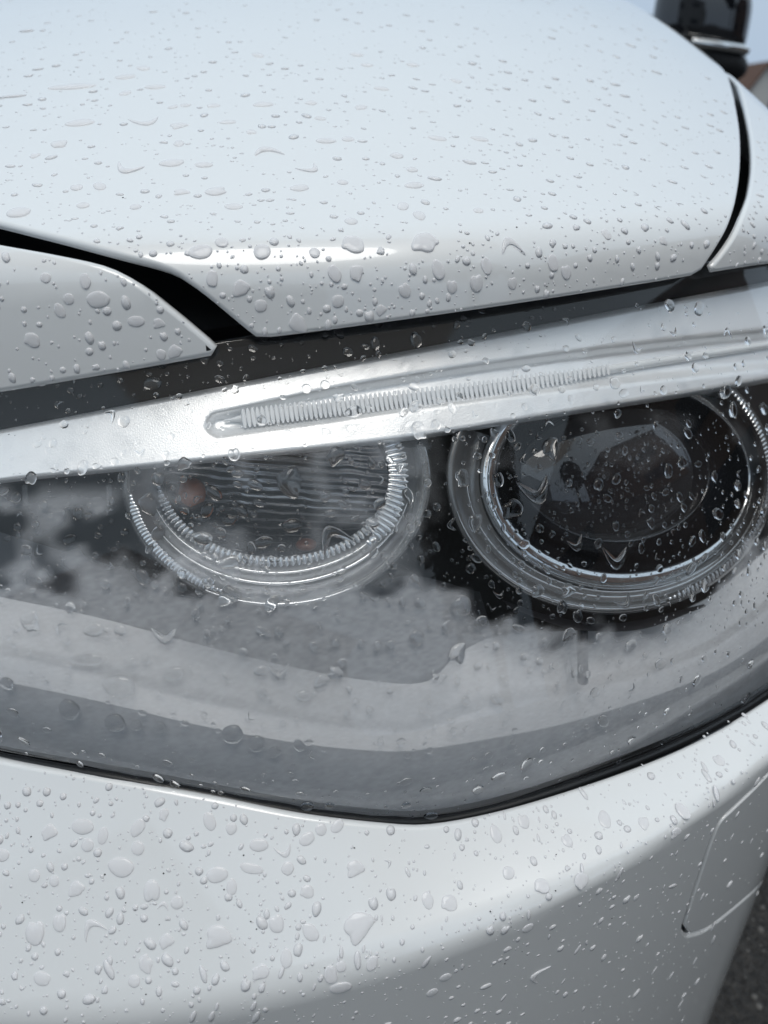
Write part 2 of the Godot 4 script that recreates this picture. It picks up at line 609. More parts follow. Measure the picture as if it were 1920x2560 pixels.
func build_brow(h: Node3D) -> void:
	var upper := [V(-250, 1130), V(0, 1083), V(400, 1004), V(700, 945), V(1000, 888), V(1300, 830), V(1600, 772), V(1920, 712), V(2000, 698)]
	var lower := [V(-250, 1238), V(0, 1196), V(300, 1166), V(600, 1136), V(1000, 1092), V(1340, 1038), V(1700, 982), V(1920, 944), V(2000, 930)]
	var nc := 220
	var up := spline(upper, nc)
	var lw := spline(lower, nc)
	var rows := []
	for k in 30:
		var s := k / 29.0
		var row := []
		for j in nc:
			var q: Vector2 = up[j].lerp(lw[j], s)
			var off := lerpf(0.0145, 0.009, s)
			row.append(cast(q.x, q.y, f_lens, off + slot_depth(q)))
		rows.append(row)
	# lower lip turned back
	for k in [[5.0, 0.0098], [11.0, 0.014], [13.0, 0.03]]:
		var row := []
		for j in nc:
			row.append(cast(lw[j].x, lw[j].y + k[0], f_lens, k[1]))
		rows.append(row)
	# upper edge turned back to the housing
	var head := []
	for j in nc:
		head.append(cast(up[j].x, up[j].y - 8.0, f_lens, 0.022))
	rows.push_front(head)
	part("silver_brow", loft(rows, false, Vector3(0, 1, 0.5)), M.silver, h)
	# dark strip above the brow
	var d0 := row_px([V(-250, 1020), V(0, 972), V(500, 884), V(1000, 800), V(1500, 722), V(1920, 655), V(2000, 642)], 80, 0.016)
	var d1 := row_px([V(-250, 1124), V(0, 1076), V(400, 997), V(1000, 881), V(1600, 765), V(1920, 705), V(2000, 692)], 80, 0.024)
	part("upper_strip", loft([d0, d1], false, Vector3(0, 1, 0.5)), M.black, h)
	# clear light bar in the slot, with cross ribs
	var bar := []
	var mid := [V(560, 1052), V(760, 1027), V(960, 1004), V(1200, 975), V(1400, 944), V(1650, 904), V(1920, 862), V(1980, 852)]
	for q in spline(mid, 120):
		bar.append(cast(q.x, q.y, f_lens, 0.0156))
	part("light_bar", tube(bar, func(t): return 0.002 * smoothstep(0.0, 0.05, t) + 0.0005, 10), M.guide, h)
	var rp := spline([V(610, 1046), V(760, 1027), V(960, 1004), V(1200, 975), V(1400, 944), V(1520, 924)], 78)
	var rib := rib_mesh()
	for i in rp.size():
		var q: Vector2 = rp[i]
		var c := cast(q.x, q.y, f_lens, 0.0126)
		var o := part("light_bar_rib", rib, M.rib, h)
		var along := (cast(q.x + 20, q.y - 2.8, f_lens, 0.0126) - c).normalized()
		place(o, c, along, grad(f_lens, c), Vector3(1.05, 4.6 * (1.0 - 0.35 * smoothstep(0.75, 1.0, i / 77.0)), 0.7 * (1.0 - 0.7 * smoothstep(0.7, 1.0, i / 77.0))) * 0.001)

func slot_depth(q: Vector2) -> float:
	# capsule slot in the brow: left end at x 515
	if q.x < 470.0:
		return 0.0
	var t := clampf((q.x - 545.0) / 1400.0, 0.0, 1.0)
	var cx := clampf(q.x, 545.0, 4000.0)
	var cy := lerpf(1062.0, 872.0, t) - 18.0 * sin(t * PI)
	var half := lerpf(34.0, 44.0, clampf((q.x - 515.0) / 300.0, 0, 1)) + 10.0 * t
	var d := Vector2(q.x - cx, q.y - cy).length()
	return 0.0055 * smoothstep(half, half - 26.0, d)

func rib_mesh() -> ArrayMesh:
	# a small rounded ridge, unit half sizes: x across, y along, z out
	var m := Mesher.new()
	var ends := [[-1.0, 0.35], [-0.7, 0.85], [0.0, 1.0], [0.7, 0.85], [1.0, 0.35]]
	for e in ends:
		for k in 7:
			var a := PI * k / 6.0
			m.add(Vector3(cos(a) * e[1], e[0], sin(a) * e[1]), Vector3(cos(a), e[0] * 0.5, sin(a)).normalized())
	for i in 4:
		for k in 6:
			m.quad(i * 7 + k, i * 7 + k + 1, (i + 1) * 7 + k + 1, (i + 1) * 7 + k)
	return m.mesh()

func place(o: Node3D, at: Vector3, x_dir: Vector3, z_dir: Vector3, size: Vector3) -> void:
	var x := (x_dir - z_dir * x_dir.dot(z_dir)).normalized()
	var y := z_dir.cross(x)
	o.transform = Transform3D(Basis(x * size.x, y * size.y, z_dir * size.z), at)

func build_ring_lamp(h: Node3D) -> void:
	# cup of the inner lamp, rim to reflector
	var rows := []
	for s in [[690, 1200, 388, 318, 0.03], [690, 1200, 386, 317, 0.016], [690, 1200, 380, 312, 0.0125], [690, 1199, 370, 303, 0.0125], [690, 1198, 364, 298, 0.015]]:
		rows.append(oval(s[0], s[1], s[2], s[3], s[4], 90, deg_to_rad(-17), deg_to_rad(194)))
	part("ring_rim", loft(rows), M.clear, h)
	rows = []
	for k in 25:
		var s := k / 24.0
		var wave := 3.0 * sin(s * TAU * 3.0)
		rows.append(oval(690, lerpf(1199, 1186, s), lerpf(368, 302, s) + wave, lerpf(301, 226, s) + wave, lerpf(0.014, 0.044, s) - 0.0012 * sin(s * TAU * 3.0), 100, deg_to_rad(-16), deg_to_rad(196)))
	part("ring_wall", loft(rows), M.satin, h)
	rows = []
	for s in [[302, 226, 0.044], [298, 222, 0.0425], [288, 212, 0.0425], [282, 206, 0.046]]:
		rows.append(oval(690, 1186, s[0], s[1], s[2], 120))
	part("ring_seat", loft(rows, true), M.satin, h)
	# fluted reflector bowl
	rows = []
	for k in 90:
		var s := k / 89.0 * 2.0 - 1.0
		var row := []
		for j in 60:
			var t := j / 59.0 * 2.0 - 1.0
			var half := sqrt(maxf(0.0, 1.0 - s * s))
			var q := Vector2(690 + 284 * t * half + 10.0 * s, 1186 + 208 * s + 26.0 * t * half * (1.0 - absf(s)))
			var r2 := t * t * half * half + s * s
			row.append(cast(q.x, q.y, f_lens, 0.046 + 0.03 * (1.0 - r2) + 0.0005 * sin(k / 89.0 * TAU * 22.0 + 2.0 * noise.get_noise_2d(j * 4.0, k * 3.0))))
		rows.append(row)
	part("fluted_reflector", loft(rows), M.reflector, h)
	# amber bulb
	var sp := SphereMesh.new()
	sp.radius = 1.0; sp.height = 2.0; sp.radial_segments = 24; sp.rings = 12
	var b := part("amber_bulb", sp, M.amber, h)
	b.transform = Transform3D(Basis.from_scale(Vector3(0.0075, 0.0085, 0.01)), cast(478, 1235, f_lens, 0.058))
	var b2 := part("amber_bulb", sp, M.dull_amber, h)
	b2.transform = Transform3D(Basis.from_scale(Vector3(0.0055, 0.003, 0.005)), cast(765, 1362, f_lens, 0.05))
	var cap := part("bulb_socket", sp, M.gloss_black, h)
	cap.transform = Transform3D(Basis.from_scale(Vector3(0.0085, 0.006, 0.01)), cast(500, 1285, f_lens, 0.056))
	# clear ribs round the ring: fine on the seat, coarse on the right side, fine on the outer rim
	var rib := rib_mesh()
	ring_ribs(h, rib, 690, 1186, 296, 219, 0.0405, deg_to_rad(12), deg_to_rad(172), 56, Vector3(0.00125, 0.0026, 0.001))
	ring_ribs(h, rib, 684, 1190, 312, 262, 0.018, deg_to_rad(-26), deg_to_rad(40), 24, Vector3(0.0014, 0.005, 0.0014))
	ring_ribs(h, rib, 690, 1199, 366, 300, 0.0125, deg_to_rad(112), deg_to_rad(172), 36, Vector3(0.0011, 0.002, 0.0008))
	# bright moulded lines round the cup
	for l in [[690, 1193, 338, 266, 0.0245, 8.0, 150.0, 0.0009], [690, 1200, 378, 311, 0.0118, 58.0, 118.0, 0.001], [690, 1189, 318, 243, 0.034, 20.0, 168.0, 0.0007]]:
		var arc := oval(l[0], l[1], l[2], l[3], l[4], 60, deg_to_rad(l[5]), deg_to_rad(l[6]))
		part("ring_line", tube(arc, func(t): return l[7] * (0.25 + 0.75 * sin(PI * t)), 8), M.clear_rib, h)
	# outer clear collar on the right
	var rowsc := []
	for s in [[690, 1200, 352, 308, 0.02], [690, 1200, 372, 316, 0.0075], [690, 1200, 386, 322, 0.0075], [690, 1200, 392, 326, 0.03]]:
		rowsc.append(oval(s[0], s[1], s[2], s[3], s[4], 60, deg_to_rad(-15), deg_to_rad(60)))
	part("clear_collar", loft(rowsc), M.clear, h)

func ring_ribs(h: Node3D, rib: Mesh, cx: float, cy: float, rx: float, ry: float, off: float, a0: float, a1: float, n: int, size: Vector3) -> void:
	for i in n:
		var a := lerpf(a0, a1, i / float(n - 1))
		var c := cast(cx + rx * cos(a), cy + ry * sin(a), f_lens, off)
		var c2 := cast(cx + rx * cos(a + 0.02), cy + ry * sin(a + 0.02), f_lens, off)
		var o := part("ring_rib", rib, M.clear_rib, h)
		place(o, c, (c2 - c).normalized(), grad(f_lens, c), size * Vector3(1, clampf(minf(i + 1, n - i) / 5.0, 0.35, 1.0), 1))

func build_projector(h: Node3D) -> void:
	var rows := []
	for s in [[1525, 1192, 412, 344, 0.03], [1525, 1192, 410, 342, 0.014], [1526, 1192, 402, 334, 0.011], [1528, 1192, 390, 322, 0.012], [1532, 1192, 376, 308, 0.018], [1540, 1193, 362, 294, 0.024], [1548, 1194, 350, 280, 0.028]]:
		rows.append(oval(s[0], s[1], s[2], s[3], s[4], 110, deg_to_rad(-44), deg_to_rad(202)))
	part("projector_surround", loft(rows), M.surround, h)
	for l in [[1536, 1193, 369, 301, 0.0205, 14.0, 178.0, 0.0009], [1528, 1192, 399, 331, 0.0106, 70.0, 165.0, 0.0008], [1545, 1194, 356, 287, 0.0255, 30.0, 150.0, 0.0007]]:
		var arc := oval(l[0], l[1], l[2], l[3], l[4], 60, deg_to_rad(l[5]), deg_to_rad(l[6]))
		part("ring_line", tube(arc, func(t): return l[7] * (0.25 + 0.75 * sin(PI * t)), 8), M.clear_rib, h)
	# bright bead
	rows = []
	for k in 13:
		var a := PI * k / 12.0
		rows.append(oval(1555, 1194, 334 + 22 * cos(a), 260 + 24 * cos(a), 0.028 - 0.0042 * sin(a), 140))
	part("chrome_ring", loft(rows, true), M.chrome, h)
	# black bowl and the glass dome
	rows = []
	for k in 12:
		var s := k / 11.0
		rows.append(oval(1556, 1192 - 14 * s, lerpf(318, 286, s), lerpf(244, 222, s), 0.029 + 0.02 * sin(s * PI * 0.5), 100))
	part("projector_bowl", loft(rows, true), M.gloss_black, h)
	rows = []
	for k in 20:
		var s := k / 19.0
		rows.append(oval(1556, 1178, 290 * cos(s * PI * 0.5) + 0.6, 224 * cos(s * PI * 0.5) + 0.5, 0.05 - 0.026 * sin(s * PI * 0.5), 80))
	part("projector_lens", loft(rows, true), M.gloss_black, h)
	var rib := rib_mesh()
	ring_ribs(h, rib, 1526, 1192, 396, 328, 0.0105, deg_to_rad(-40), deg_to_rad(68), 60, Vector3(0.0011, 0.0024, 0.0013))
	# bridge under the projector, and its post
	var b0 := row_px([V(1255, 1500), V(1400, 1545), V(1560, 1556), V(1760, 1510)], 30, 0.03)
	var b1 := row_px([V(1275, 1520), V(1430, 1572), V(1600, 1574), V(1765, 1516)], 30, 0.022)
	part("projector_bridge", loft([b0, b1], false, Vector3(0, 1, 0.5)), M.dark_trim, h)
	var p0 := cast(1457, 1560, f_lens, 0.03)
	var p1 := cast(1457, 1706, f_lens, 0.012)
	part("projector_post", tube([p0, p0.lerp(p1, 0.5), p1], func(_t): return 0.0028, 10), M.dark_trim, h)

func build_floor(h: Node3D) -> void:
	# pale floor of the lamp below the modules: upper edge deep, front edge close to the cover
	var back := [V(-250, 1440), V(0, 1492), V(250, 1545), V(500, 1612), V(760, 1674), V(960, 1706), V(1070, 1702), V(1140, 1640), V(1220, 1596), V(1320, 1582), V(1460, 1574), V(1640, 1548), V(1770, 1494), V(1850, 1430), V(1920, 1372), V(2000, 1306)]
	var front := [V(-250, 1650), V(0, 1700), V(250, 1752), V(500, 1812), V(760, 1858), V(960, 1876), V(1070, 1870), V(1220, 1846), V(1400, 1810), V(1600, 1750), V(1760, 1690), V(1850, 1640), V(1920, 1590), V(2000, 1522)]
	var nc := 120
	var b := spline(back, nc)
	var f := spline(front, nc)
	var rows := []
	for k in 16:
		var s := k / 15.0
		var row := []
		for j in nc:
			var q: Vector2 = b[j].lerp(f[j], s)
			var step := 0.006 * smoothstep(0.62, 0.68, s)
			row.append(cast(q.x, q.y, f_lens, lerpf(0.05, 0.014, s) + 0.003 - step * (1.0 - s) * 2.0))
		rows.append(row)
	for k in [[4.0, 0.0165], [10.0, 0.02], [60.0, 0.03], [170.0, 0.032]]:
		var row := []
		for j in nc:
			row.append(cast(f[j].x, f[j].y + k[0], f_lens, k[1]))
		rows.append(row)
	part("lamp_floor", loft(rows, false, Vector3(0, 1, 0.5)), M.shelf, h)
	# dark wall behind the floor, left and middle
	var w0 := row_px([V(-250, 1250), V(0, 1330), V(300, 1420), V(560, 1500), V(760, 1520), V(1000, 1440), V(1200, 1480)], 60, 0.066)
	var w1 := row_px([V(-250, 1440), V(0, 1492), V(250, 1545), V(500, 1612), V(760, 1674), V(960, 1716), V(1240, 1610)], 60, 0.06)
	part("inner_wall", loft([w0, w1], false), M.dark_trim, h)
	for x in [62.0, 272.0]:
		var a := cast(x, 1215, f_lens, 0.03)
		var c := cast(x + 2, 1262, f_lens, 0.035)
		part("clear_post", tube([a, a.lerp(c, 0.5), c], func(_t): return 0.0014, 8), M.clear, h)

func fog_texture(uvb: Rect2) -> ImageTexture:
	var w := 480
	var hgt := 336
	# surface position on a coarse grid
	var gw := 41
	var gh := 29
	var grid := []
	for y in gh:
		for x in gw:
			var q := uvb.position + uvb.size * Vector2(x / float(gw - 1), y / float(gh - 1))
			grid.append(to_px(on_panel(lens_fr, q, f_lens)))
	var im := Image.create(w, hgt, false, Image.FORMAT_RGBA8)
	var n1 := FastNoiseLite.new()
	n1.seed = 11; n1.frequency = 0.0055; n1.fractal_octaves = 2
	var n2 := FastNoiseLite.new()
	n2.seed = 12; n2.frequency = 0.02; n2.fractal_octaves = 2
	var n3 := FastNoiseLite.new()
	n3.seed = 13; n3.frequency = 0.007; n3.fractal_octaves = 2
	for y in hgt:
		for x in w:
			var fx := x / float(w - 1) * (gw - 1)
			var fy := y / float(hgt - 1) * (gh - 1)
			var ix := mini(int(fx), gw - 2)
			var iy := mini(int(fy), gh - 2)
			var a: Vector2 = grid[iy * gw + ix].lerp(grid[iy * gw + ix + 1], fx - ix)
			var b: Vector2 = grid[(iy + 1) * gw + ix].lerp(grid[(iy + 1) * gw + ix + 1], fx - ix)
			var p := a.lerp(b, fy - iy)
			var blot := n1.get_noise_2d(p.x, p.y)
			var fine := n2.get_noise_2d(p.x, p.y)
			var edge := n3.get_noise_2d(p.x * 1.2, p.y)
			# the misted lower belt, with a wavy upper border
			var border := 1475.0 + 60.0 * edge
			if p.x > 1080.0:
				border = 1475.0 + 70.0 * edge + 120.0 * smoothstep(1080, 1400, p.x) - 250.0 * smoothstep(1650, 1920, p.x)
			elif p.x < 620.0:
				border = 1440.0 + 110.0 * edge
			var fog := 0.45 * smoothstep(border - 16.0, border + 16.0, p.y)
			# blotches on the left
			var left := smoothstep(520.0, 380.0, p.x) * smoothstep(1190.0, 1260.0, p.y)
			fog = maxf(fog, left * 0.4 * smoothstep(-0.2, 0.3, blot))
			# thin mist over the ring lamp
			var dx := (p.x - 690.0) / 400.0
			var dy := (p.y - 1250.0) / 300.0
			var ring := smoothstep(1.1, 0.8, Vector2(dx, dy).length())
			fog = maxf(fog, ring * smoothstep(1080.0, 1130.0, p.y) * (0.02 + 0.16 * smoothstep(0.08, 0.3, blot) + 0.14 * smoothstep(1330.0, 1400.0, p.y)))
			# droplets of mist on the brow
			if p.y < 1180.0:
				fog = maxf(fog, 0.05 * smoothstep(0.0, 0.3, blot) * smoothstep(1000.0, 1060.0, p.y))
			fog = clampf(fog * (1.0 + 0.12 * fine), 0.0, 0.9)
			im.set_pixel(x, y, Color(1, 1, 1, fog))
	im.resize(1280, 896, Image.INTERPOLATE_CUBIC)
	# fine grain of the tiny beads
	var bytes := im.get_data()
	var gr := RandomNumberGenerator.new()
	gr.seed = 21
	for i in range(3, bytes.size(), 4):
		bytes[i] = int(clampf(bytes[i] * (1.0 + 0.22 * (gr.randf() - 0.5)), 0.0, 255.0))
	return ImageTexture.create_from_image(Image.create_from_data(1280, 896, false, Image.FORMAT_RGBA8, bytes))

func build_mirror(car: Node3D) -> void:
	var mr := Node3D.new()
	mr.name = "wing_mirror"
	car.add_child(mr)
	var depth := 1.75
	var c := EYE + ray(1752, 52) * depth
	var k := depth / FPX
	# rounded shell: superellipsoid, flatter behind
	var rows := []
	for i in 25:
		var s := i / 24.0 * PI
		var row := []
		for j in 48:
			var a := TAU * j / 48.0
			var ca := signf(cos(a)) * pow(absf(cos(a)), 0.62)
			var sa := signf(sin(a)) * pow(absf(sin(a)), 0.62)
			var r := pow(sin(s), 0.7)
			row.append(c + Vector3(118 * k * r * ca, (100 * r * sa - 14.0 * r * ca) * k, 0.075 * cos(s)))
		rows.append(row)
	part("mirror_shell", loft(rows, true, Vector3(0, 0, 1)), M.gloss_black, mr)
	var strip := []
	for q in spline([V(1728, 105), V(1790, 113), V(1850, 123), V(1866, 128)], 20):
		strip.append(EYE + ray(q.x, q.y) * (depth - 0.072 + 0.03 * pow((q.x - 1728) / 138.0, 3.0)))
	part("chrome_strip", tube(strip, func(_t): return 0.0095, 10), M.chrome, mr)
	rows = []
	for i in 13:
		var s := i / 12.0 * PI
		var row := []
		for j in 32:
			var a := TAU * j / 32.0
			row.append(EYE + ray(1766, 152) * depth + Vector3((104 * cos(a) * sin(s)) * k, (50 * sin(a) * sin(s) - 18 * cos(a) * sin(s)) * k, 0.06 * cos(s)))
		rows.append(row)
	part("mirror_underside", loft(rows, true, Vector3(0, 0, 1)), M.black, mr)
	var foot := [Vector3(0.53, 0.9, -2.04), Vector3(0.6, 0.96, -2.08), EYE + ray(1700, 50) * (depth + 0.05)]
	part("mirror_arm", tube(spline(foot, 16), func(_t): return 0.03, 12), M.gloss_black, mr)

# ------------------------------------------------------------------ raindrops
func drop_mesh(sd: int, stretch: float, lumps: float, bend: float, tail: float, flat: float, closed: bool) -> ArrayMesh:
	# radius about 1, y up off the surface, z downhill
	var r := RandomNumberGenerator.new()
	r.seed = sd
	var ph := []
	for k in 5:
		ph.append([r.randf() * TAU, r.randf_range(0.3, 1.0)])
	var seg := 28
	var rings := [0.0, 0.3, 0.55, 0.75, 0.88, 0.96, 1.0]
	var m := Mesher.new()
	var pos := []
	for i in rings.size():
		var rho: float = rings[i]
		for j in (1 if i == 0 else seg):
			var a := TAU * j / seg
			var rad := 1.0
			for k in 5:
				rad += lumps * ph[k][1] / (k + 1.5) * sin((k + 1) * a + ph[k][0])
			rad *= 1.0 - tail * 0.55 * pow(maxf(0.0, -sin(a)), 3.0)
			var x := rad * cos(a) * rho
			var z := rad * sin(a) * rho * stretch * (1.0 + tail * (0.5 if sin(a) < 0.0 else 0.0))
			z += bend * x * x * 0.9 - bend * 0.3
			var y := flat * pow(maxf(0.0, 1.0 - pow(rho, 2.6)), 0.55)
			pos.append(Vector3(x, y if i < rings.size() - 1 else (0.02 if closed else -0.12), z))
	# normals from the faces
	var nn := []
	nn.resize(pos.size())
	nn.fill(Vector3.ZERO)
	var faces := []
	for j in seg:
		faces.append([0, 1 + j, 1 + (j + 1) % seg])
	for i in range(1, rings.size() - 1):
		for j in seg:
			var a := 1 + (i - 1) * seg + j
			var b := 1 + (i - 1) * seg + (j + 1) % seg
			faces.append([a, b, b + seg])
			faces.append([a, b + seg, a + seg])
	for f in faces:
		var g: Vector3 = (pos[f[1]] - pos[f[0]]).cross(pos[f[2]] - pos[f[0]])
		if g.y < 0.0:
			g = -g
		for q in f:
			nn[q] += g
	for i in pos.size():
		m.add(pos[i], nn[i].normalized())
	for f in faces:
		m.tri(f[0], f[1], f[2])
	# underside
	var c := m.add(Vector3(0, pos[-1].y, 0), Vector3.DOWN)
	var ring := []
	for j in seg:
		ring.append(m.add(pos[1 + (rings.size() - 2) * seg + j], Vector3.DOWN))
	for j in seg:
		m.tri(c, ring[j], ring[(j + 1) % seg])
	return m.mesh()

var drop_kinds := {}

func get_drop(kind: String, i: int, closed: bool) -> ArrayMesh:
	var key := "%s%d%s" % [kind, i, closed]
	if not drop_kinds.has(key):
		var sd := hash(kind) % 1000 + i * 7
		match kind:
			"round": drop_kinds[key] = drop_mesh(sd, 1.0, 0.1, 0.0, 0.0, 0.42, closed)
			"oval": drop_kinds[key] = drop_mesh(sd, 1.5, 0.12, 0.1, 0.0, 0.42, closed)
			"lumpy": drop_kinds[key] = drop_mesh(sd, 0.85, 0.36, 0.25, 0.0, 0.34, closed)
			"tear": drop_kinds[key] = drop_mesh(sd, 1.25, 0.08, 0.0, 0.9, 0.46, closed)
			"bent": drop_kinds[key] = drop_mesh(sd, 0.36, 0.14, 1.25, 0.0, 0.24, closed)
			"streak": drop_kinds[key] = drop_mesh(sd, 2.6, 0.14, 0.2, 0.2, 0.4, closed)
	return drop_kinds[key]

func drop_xform(p: Vector3, n: Vector3, r: float, turn: float, squash := 1.0) -> Transform3D:
	var down := Vector3(0.12, -1, 0.1)
	var z := (down - n * down.dot(n)).normalized()
	z = z.rotated(n, turn)
	var x := n.cross(z)
	return Transform3D(Basis(x * r, n * r * squash, z * r), p)

func build_drops() -> void:
	var surfaces := {
		"bonnet": {"f": f_hood, "poly": PackedVector2Array(hood_px), "box": Rect2(-40, -20, 1900, 860), "closed": false},
		"trim": {"f": f_hood, "poly": PackedVector2Array(trim_px), "box": Rect2(-40, 600, 600, 390), "closed": false},
		"wing": {"f": f_hood, "poly": PackedVector2Array(fender_px), "box": Rect2(1760, 250, 200, 430), "closed": false},
		"cover": {"f": f_lens, "poly": PackedVector2Array(lens_px), "box": Rect2(-40, 760, 2000, 1290), "closed": true},
		"bumper": {"f": f_bump, "poly": PackedVector2Array(bump_px), "box": Rect2(-40, 1760, 2000, 860), "closed": false},
	}
	var all := []
	var cells := {}
	var keep := func(e: Dictionary) -> void:
		all.append(e)
		var c := Vector2i(int(e.q.x / 56.0), int(e.q.y / 56.0))
		if not cells.has(c):
			cells[c] = []
		cells[c].append(e)
	for d in notable():
		var s = surfaces[d[0]]
		keep.call({"s": d[0], "q": V(d[1], d[2]), "r": d[3] * 0.5 / {"streak": 2.4, "oval": 1.35, "tear": 1.3, "lumpy": 1.1}.get(d[4], 1.0), "kind": d[4], "turn": deg_to_rad(d[5]), "label": d[6]})
	var plan_list := [
		# surface, count, smallest, largest radius in photo pixels, power
		["bonnet", 1700, 2.2, 19.0, 3.6], ["trim", 80, 2.6, 14.0, 2.4], ["wing", 90, 2.5, 9.0, 2.0],
		["cover", 2200, 1.8, 17.0, 3.4], ["cover", 260, 3.0, 13.0, 1.8], ["cover", 130, 3.0, 13.0, 1.8], ["bumper", 1500, 2.0, 17.0, 3.6],
	]
	for pi in plan_list.size():
		var pl = plan_list[pi]
		var s = surfaces[pl[0]].duplicate()
		if pi == 4: s.box = Rect2(1150, 1080, 780, 480)
		if pi == 5: s.box = Rect2(330, 1130, 700, 380)
		var n: int = pl[1]
		var tries := 0
		while n > 0 and tries < 40000:
			tries += 1
			var q: Vector2 = s.box.position + s.box.size * Vector2(rng.randf(), rng.randf())
			if not inside(q, s.poly):
				continue
			var r: float = lerpf(pl[2], pl[3], pow(rng.randf(), pl[4]))
			if pl[0] == "bonnet":
				if q.y < 60.0 + 110.0 * rng.randf() and r > 10.0: continue
				if q.x > 1250 and q.y < 600.0: r = minf(r, 11.0)
			if pl[0] == "bumper" and q.x > 900: r = minf(r, 17.0)
			var lower: bool = pl[0] == "bumper" and q.y > 2560.0 - 0.11 * q.x - 3e-4 * q.x * q.x + 20.0
			if lower and rng.randf() < 0.35: r *= 0.7
			var hit := false
			if pl[0] != "cover":
				for o in [V(r + 7, 0), V(-r - 7, 0), V(0, r + 7), V(0, -r - 7)]:
					if not inside(q + o, s.poly) and q.x > 10 and q.x < 1910:
						hit = true
			for cy in range(-1, 2):
				for cx in range(-1, 2):
					for e in cells.get(Vector2i(int(q.x / 56.0) + cx, int(q.y / 56.0) + cy), []):
						if e.s == pl[0] and e.q.distance_squared_to(q) < pow((e.r + r) * 1.08 + 1.0, 2.0):
							hit = true
			if hit:
				continue
			var kind := "round"
			var roll := rng.randf()
			var steep: bool = lower or (pl[0] == "bonnet" and q.y > 650.0) or pl[0] == "trim"
			if steep:
				kind = "tear" if roll < 0.3 else ("oval" if roll < 0.65 else ("round" if roll < 0.9 else "lumpy"))
			elif pl[0] == "cover":
				kind = "lumpy" if roll < 0.25 else ("bent" if roll < 0.33 else ("oval" if roll < 0.6 else ("tear" if roll < 0.7 else "round")))
			else:
				kind = "lumpy" if roll < 0.2 and r > 5.0 else ("bent" if roll < 0.25 and r > 8.0 else ("oval" if roll < 0.6 else "round"))
			var turn := rng.randf_range(-0.35, 0.35) if steep else rng.randf_range(-PI, PI)
			if lower:
				turn -= 0.25
				if r > 3.0 and rng.randf() < 0.3: kind = "streak"; r *= 0.6
			keep.call({"s": pl[0], "q": q, "r": r, "kind": kind, "turn": turn, "label": ""})
			n -= 1
	# the largest singly, the rest as one object per surface
	all.sort_custom(func(a, b): return (a.r + (1000.0 if a.label else 0.0)) > (b.r + (1000.0 if b.label else 0.0)))
	var rest := {}
	var labels := {
		"bonnet": ["clear raindrop lying on the white bonnet", "raindrops on the bonnet"],
		"trim": ["clear raindrop on the white front trim left of the black gap", "raindrops on the pointed front trim"],
		"wing": ["clear raindrop on the white wing right of the bonnet gap", "raindrops on the wing"],
		"cover": ["clear raindrop on the clear headlight cover", "raindrops on the headlight cover"],
		"bumper": ["clear raindrop on the white bumper below the headlight", "raindrops on the bumper"],
	}
	for i in all.size():
		var d = all[i]
		var s = surfaces[d.s]
		var p := cast(d.q.x, d.q.y, s.f)
		var n := grad(s.f, p)
		var r: float = d.r * (p - EYE).dot(FWD) / FPX
		if s.closed:
			p += n * 0.00025
		var mesh := get_drop(d.kind, i % 6, s.closed)
		var xf := drop_xform(p, n, r, d.turn, 1.0 if s.closed else (0.38 if d.s == "bonnet" and (d.q.x > 1200 or d.q.y < 350) else 0.52))
		if i < 290:
			var o := MeshInstance3D.new()
			o.mesh = mesh
			o.material_override = M.water if s.closed else M.thin_water
			o.transform = xf
			o.name = numbered("raindrop")
			add_child(o)
			if d.label:
				tag(o, d.label, "raindrop")
			else:
				tag(o, labels[d.s][0], "raindrop", labels[d.s][1])
		else:
			var key: String = d.s
			if not rest.has(key):
				rest[key] = {}
			if not rest[key].has(mesh):
				rest[key][mesh] = []
			rest[key][mesh].append(xf)
	for key in rest:
		var m := Mesher.new()
		for mesh in rest[key]:
			var arr: Array = mesh.surface_get_arrays(0)
			var vs: PackedVector3Array = arr[Mesh.ARRAY_VERTEX]
			var ns: PackedVector3Array = arr[Mesh.ARRAY_NORMAL]
			var ids: PackedInt32Array = arr[Mesh.ARRAY_INDEX]
			for xf in rest[key][mesh]:
				var base := m.v.size()
				for j in vs.size():
					m.v.append(xf * vs[j])
					m.n.append((xf.basis * ns[j]).normalized())
					m.uv.append(Vector2.ZERO)
				for j in ids:
					m.ix.append(base + j)
		var o := MeshInstance3D.new()
		o.mesh = m.mesh()
		o.material_override = M.water if key == "cover" else M.thin_water
		o.name = numbered("fine_raindrops")
		o.set_meta("kind", "stuff")
		tag(o, "scatter of tiny clear raindrops over the " + {"bonnet": "white bonnet", "trim": "white pointed front trim", "wing": "white wing beyond the bonnet gap", "cover": "headlight cover", "bumper": "white bumper"}[key], "raindrops")
		add_child(o)

func build_dirt() -> void:
	# black grit left by the rain on bonnet and bumper
	var sp := SphereMesh.new()
	sp.radius = 1.0; sp.height = 1.2; sp.radial_segments = 6; sp.rings = 3
	var spots := []
	for i in 70:
		var q := V(rng.randf_range(0, 1900), rng.randf_range(150, 840) if i % 2 else rng.randf_range(2080, 2540))
		var f := f_hood if i % 2 else f_bump
		if not inside(q, PackedVector2Array(hood_px if i % 2 else bump_px)):
			continue
		var p := cast(q.x, q.y, f)
		spots.append(Transform3D(Basis.from_scale(Vector3.ONE * rng.randf_range(0.00018, 0.0005)), p))
	var mm := MultiMesh.new()
	mm.transform_format = MultiMesh.TRANSFORM_3D
	mm.mesh = sp
	mm.instance_count = spots.size()
	for i in spots.size():
		mm.set_instance_transform(i, spots[i])
	var o := MultiMeshInstance3D.new()
	o.multimesh = mm
	o.material_override = M.rubber
	o.name = "grit_specks"
	o.set_meta("kind", "stuff")
	tag(o, "tiny black grit specks scattered on the white bonnet and bumper", "grit")
	add_child(o)

